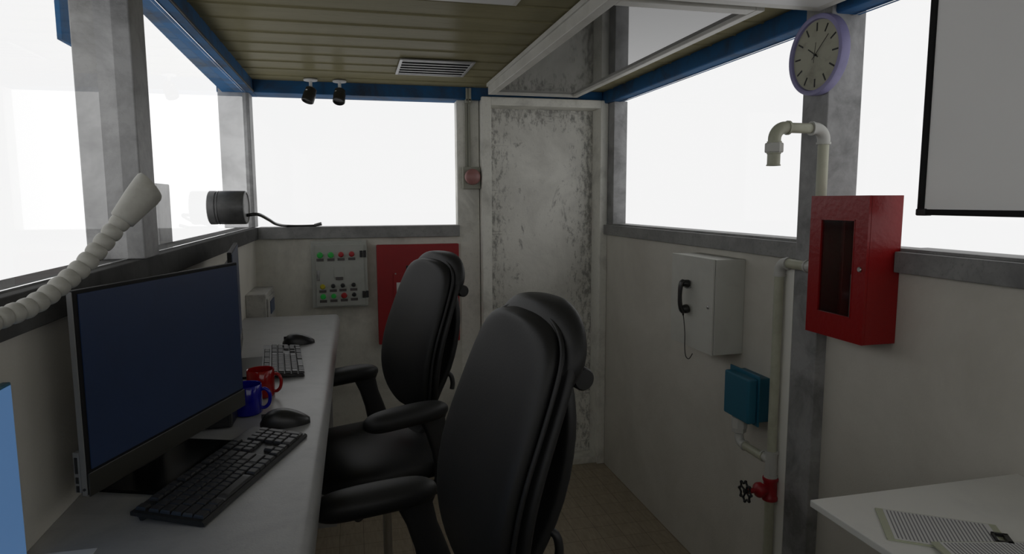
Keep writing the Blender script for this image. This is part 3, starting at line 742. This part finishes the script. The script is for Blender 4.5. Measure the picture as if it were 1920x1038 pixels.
# right desk and clipboards
t = thing('side_table', 'pale grey laminate table standing against the right wall', 'table', (1.1, .5, 0))
ZT = .92
part('tabletop', box(B(), .847, XW - .001, -.2, 1.046, ZT - .014, ZT, .002), M_desk2, t)
part('leg_panel', box(B(), 1.02, XW - .001, 1.0, 1.02, 0, ZT - .014), M_desk2, t)
part('leg_panel', box(B(), 1.02, XW - .001, -.18, -.16, 0, ZT - .014), M_desk2, t)
part('drawer_unit', box(B(), 1.03, XW - .001, .3, .995, .08, ZT - .0145, .003), M_desk2, t)
def clipboard(A, u, v, lu, lv, z, label, clip=True):
    u = Vector((*u, 0)).normalized(); v = Vector((*v, 0)).normalized(); A = Vector((*A, z))
    t = thing('clipboard', label, 'clipboard', tuple(A), 0, 'clipboards on the side table')
    def slab(a0, a1, b0, b1, h0, h1):
        bm = B(); loft(bm, [[A + u * a + v * b + Vector((0, 0, h)) for a, b in ((a0, b0), (a1, b0), (a1, b1), (a0, b1))] for h in (h0, h1)]); return bm
    part('board', slab(0, lu, 0, lv, 0.0003, .003), M_clipb, t)
    pp_ = part('paper', slab(.012, lu - .012, .003, lv - .003, .003, .0038), M_paper, t)
    bm = B(); n = 26
    for k in range(n):
        a = .017 + k * (lu - .034) / n; b1 = lv - .006 if k % 5 else lv - .03
        q = slab(a, a + .0022, .006, lv - .006, .0038, .0041); me = bpy.data.meshes.new('tmp'); q.to_mesh(me); q.free(); bm.from_mesh(me); bpy.data.meshes.remove(me)
    part('printed_lines', bm, M_line, pp_)
    if clip:
        bm = slab(lu - .020, lu + .004, lv * .36, lv * .40, .004, .009); 
        for a in ((lu - .020, lu - .017, lv * .36, lv * .64), (lu - .004, lu + .004, lv * .36, lv * .64), (lu - .020, lu + .004, lv * .60, lv * .64)):
            q = slab(*a, .004, .009); me = bpy.data.meshes.new('tmp'); q.to_mesh(me); q.free(); bm.from_mesh(me); bpy.data.meshes.remove(me)
        part('clip', bm, M_black, t)
s = 1.040
clipboard((.903 * s, .945 * s), (.148, -.102), (-.065, -.098), .190, .121, ZT, 'clipboard with a lined sheet, nearer the table corner')
clipboard((.898 * 1.034, .821 * 1.034), (.145, -.037), (-.10, -.30), .19, .121, ZT + .0045, 'clipboard with a lined sheet lying over the other, at the bottom edge')

# ------------------------------------------------------------------ chairs
def interp(tab, z):
    for (a, va), (b, vb) in zip(tab, tab[1:]):
        if a <= z <= b:
            f = (z - a) / (b - a); return va + (vb - va) * f
    return tab[0][1] if z < tab[0][0] else tab[-1][1]
CUR = [(.80, .104), (.86, .084), (.92, .076), (.98, .080), (1.06, .100), (1.15, .134), (1.25, .172), (1.36, .204)]
def chair(x, y, rz, label):
    t = thing('office_chair', label, 'chair', (x, y, 0), rz, 'office chairs at the desk')
    Y = (0, 1, 0)
    def slab(tab, off, th, e=2.6, n=36, zs=None):
        rings = []
        for z, hw in tab:
            cxx = interp(CUR, z) + (off(z) if callable(off) else off)
            tt = th(z) if callable(th) else th
            k = min(1, hw / .06)
            rings.append(sring((cxx, 0, z), Y, (1, 0, 0), hw, tt * k ** .5, n, e))
        return loft(B(), rings)
    pad = [(.812, .03), (.816, .07), (.828, .110), (.855, .142), (.895, .162), (.94, .172), (1.00, .177), (1.06, .178), (1.13, .174), (1.20, .168), (1.245, .158), (1.275, .138), (1.294, .105), (1.303, .062), (1.306, .03)]
    bp = part('backrest', slab(pad, -.004, .027, 3.0), M_leather, t, False, smooth=True, angle=80, sub=1)
    # piping round the front cushion
    P = []
    for z, hw in pad[1:-1]: P.append(Vector((interp(CUR, z) + .008, hw + .003, z)))
    P = P + [Vector((p.x, -p.y, p.z)) for p in reversed(P)]
    ring = []
    for i in range(len(P)):
        a, b, c2, d2 = P[i - 1], P[i], P[(i + 1) % len(P)], P[(i + 2) % len(P)]
        for j in range(3):
            q = j / 3; ring.append(.5 * ((2 * b) + (c2 - a) * q + (2 * a - 5 * b + 4 * c2 - d2) * q * q + (3 * b - a - 3 * c2 + d2) * q ** 3))
    part('piping', tube(B(), ring, .0045, 8, closed=True), M_leather, bp, False, smooth=True, angle=80)
    shell = [(z * 1.0, hw + .010) for z, hw in pad]
    part('back_shell', slab(shell, .030, .017, 3.2), M_leather2, t, False, smooth=True, angle=80, sub=1)
    hood = [(1.160, .06), (1.165, .105), (1.178, .140), (1.198, .163), (1.225, .173), (1.25, .171), (1.285, .156), (1.308, .130), (1.323, .092), (1.330, .045)]
    part('headrest_cushion', slab(hood, lambda z: .036 - .008 * max(0, (z - 1.25) / .08), lambda z: .024 + .016 * math.sin(PI * min(1, max(0, (z - 1.155) / .185))), 2.4), M_leather2, t, False, smooth=True, angle=80, sub=1)
    # headrest roller with end knobs
    part('headrest_roller', cyl(B(), (.232, -.115, 1.205), (.232, .115, 1.205), .014, n=20), M_shell, t, False, smooth=True)
    for s in (-1, 1):
        k = B(); lathe(k, [(0, 0), (.0185, 0), (.0195, .003), (.0195, .020), (.017, .024), (0, .0245)], (.232, s * .115, 1.205), (0, s, 0), 28)
        part('knob', k, M_shell, t, False, smooth=True)
    # spine
    sp = [(1.235, .222, .06), (1.20, .230, .085), (1.13, .232, .105), (1.06, .226, .105), (.98, .212, .10), (.90, .186, .085), (.82, .148, .07), (.74, .135, .05), (.68, .075, .045), (.655, .02, .045)]
    rings = []
    for i, (z, xx, hw) in enumerate(sp):
        a = Vector((sp[max(i - 1, 0)][1], 0, sp[max(i - 1, 0)][0])); b = Vector((sp[min(i + 1, len(sp) - 1)][1], 0, sp[min(i + 1, len(sp) - 1)][0]))
        tt = (b - a).normalized(); nn = Vector(Y).cross(tt)
        rings.append(sring((xx, 0, z), Y, nn, hw, .015, 24, 4))
    part('spine', loft(B(), rings), M_shell, t, False, smooth=True, angle=60, sub=1)
    lv = B(); tube(lv, smooth_path([(.19, -.07, .925), (.205, -.088, .915), (.210, -.092, .89), (.207, -.092, .868)], 4), .008, 10)
    part('adjust_lever', lv, M_shell, t, False, smooth=True, angle=80)
    # seat
    rings = []
    for f in [i / 14 for i in range(15)]:
        X = -.285 + .47 * f
        e = min(1, math.sin(PI * min(f / .22, 1) / 2)) ** .5 if f < .22 else (math.cos(PI / 2 * max(0, (f - .86) / .14)) ** .5 if f > .86 else 1)
        e = max(e, .12)
        zc = .672 - (.030 * (1 - f / .3) ** 2 if f < .3 else 0)
        hw = .245 * (.80 + .20 * min(1, f / .35)) * (e ** .35)
        rings.append(sring((X, 0, zc), Y, (0, 0, 1), hw, .050 * e, 36, 3.2))
    part('seat', loft(B(), rings), M_leather, t, False, smooth=True, angle=80, sub=1)
    mech = B(); box(mech, -.20, .14, -.14, .14, .596, .630, .01); box(mech, -.09, .09, -.07, .07, .55, .60, .01)
    part('tilt_mechanism', mech, M_shell, t, False)
    kn = B(); cyl(kn, (-.205, -.14, .612), (-.205, -.272, .612), .006, n=12); lathe(kn, [(0, 0), (.015, 0), (.016, .004), (.016, .020), (0, .021)], (-.205, -.268, .612), (0, -1, 0), 20)
    part('tension_knob', kn, M_shell, t, False, smooth=True)
    for s in (-1, 1):
        rings = []
        for i in range(15):
            f = i / 14; X = -.180 + .272 * f; e = max(.12, (1 - (2 * f - 1) ** 6)) ** .5
            zc = .874 - .010 * (1 - f) ** 2
            rings.append(sring((X, s * .272, zc), Y, (0, 0, 1), (.036 + .012 * math.sin(PI * f)) * e, .029 * e, 24, 2.4))
        ar = part('armrest', loft(B(), rings), M_leather, t, False, smooth=True, angle=80, sub=1)
        rings = []
        for z, xx, ww in ((.860, .035, .052), (.845, .040, .040), (.80, .055, .034), (.74, .075, .036), (.69, .088, .040), (.655, .092, .045), (.625, .080, .045)):
            rings.append(sring((xx, s * .272, z), (1, 0, 0), Y, ww, .015, 20, 4))
        rings.append(sring((.06, s * .25, .610), (1, 0, 0), Y, .04, .03, 20, 4)); rings.append(sring((.05, s * .15, .602), (1, 0, 0), Y, .035, .02, 20, 4))
        part('arm_support', loft(B(), rings), M_shell, t, False, smooth=True, angle=60)
    part('gas_lift', cyl(B(), (0, 0, .20), (0, 0, .56), .0150, n=24), M_chrome, t, False, smooth=True)
    part('column_cover', cyl(B(), (0, 0, .10), (0, 0, .27), .027, .025, n=24), M_shell, t, False, smooth=True)
    for k in range(5):
        a = 2 * PI * k / 5 + .6; d_ = Vector((math.cos(a), math.sin(a), 0)); s_ = Vector((-d_.y, d_.x, 0))
        rings = [sring(d_ * rr_ + Vector((0, 0, zz)), s_, (0, 0, 1), hw, hh, 14, 3) for rr_, zz, hw, hh in ((.02, .12, .028, .024), (.12, .11, .024, .018), (.24, .088, .019, .012), (.275, .082, .015, .010))]
        lg = part('leg', loft(B(), rings), M_shell, t, False, smooth=True)
        cs = B(); e = d_ * .27
        for q in (-1, 1): cyl(cs, e + s_ * (q * .006) + Vector((0, 0, .0255)), e + s_ * (q * .024) + Vector((0, 0, .0255)), .025, n=20)
        cyl(cs, e + Vector((0, 0, .03)), e + Vector((0, 0, .075)), .006, n=10)
        part('caster', cs, M_blackm, lg, False, smooth=True)
    return t
chair(.080, 2.160, math.radians(20.5), 'far black leather office chair by the red alarm panel')
chair(.113, 1.100, math.radians(9), 'near black leather office chair, its back filling the foreground')

# ------------------------------------------------------------------ light, camera, view
w = bpy.data.worlds.new('overcast'); S.world = w; w.use_nodes = True
bg = w.node_tree.nodes['Background']; bg.inputs['Color'].default_value = (.905, .905, .905, 1); bg.inputs['Strength'].default_value = 1.0

cam = bpy.data.cameras.new('camera'); co = bpy.data.objects.new('camera', cam); COL.objects.link(co)
f, yaw, pi_, ro = 1226.7, .23629, .11592, -.00389
F = Vector((math.sin(yaw) * math.cos(pi_), math.cos(yaw) * math.cos(pi_), -math.sin(pi_)))
R = Vector((math.cos(yaw), -math.sin(yaw), 0)); U = R.cross(F)
R2 = R * math.cos(ro) + U * math.sin(ro); U2 = U * math.cos(ro) - R * math.sin(ro)
mw = Matrix((( R2.x, U2.x, -F.x, 0), (R2.y, U2.y, -F.y, 0), (R2.z, U2.z, -F.z, 1.5), (0, 0, 0, 1)))
co.matrix_world = mw
cam.sensor_width = 36; cam.lens = f * 36 / 1920; cam.clip_start = .02
S.camera = co
S.view_settings.view_transform = 'Standard'; S.view_settings.look = 'None'
S.view_settings.exposure = 0; S.view_settings.gamma = 1; S.view_settings.use_curve_mapping = False
S.cycles.max_bounces = 10; S.cycles.transparent_max_bounces = 16
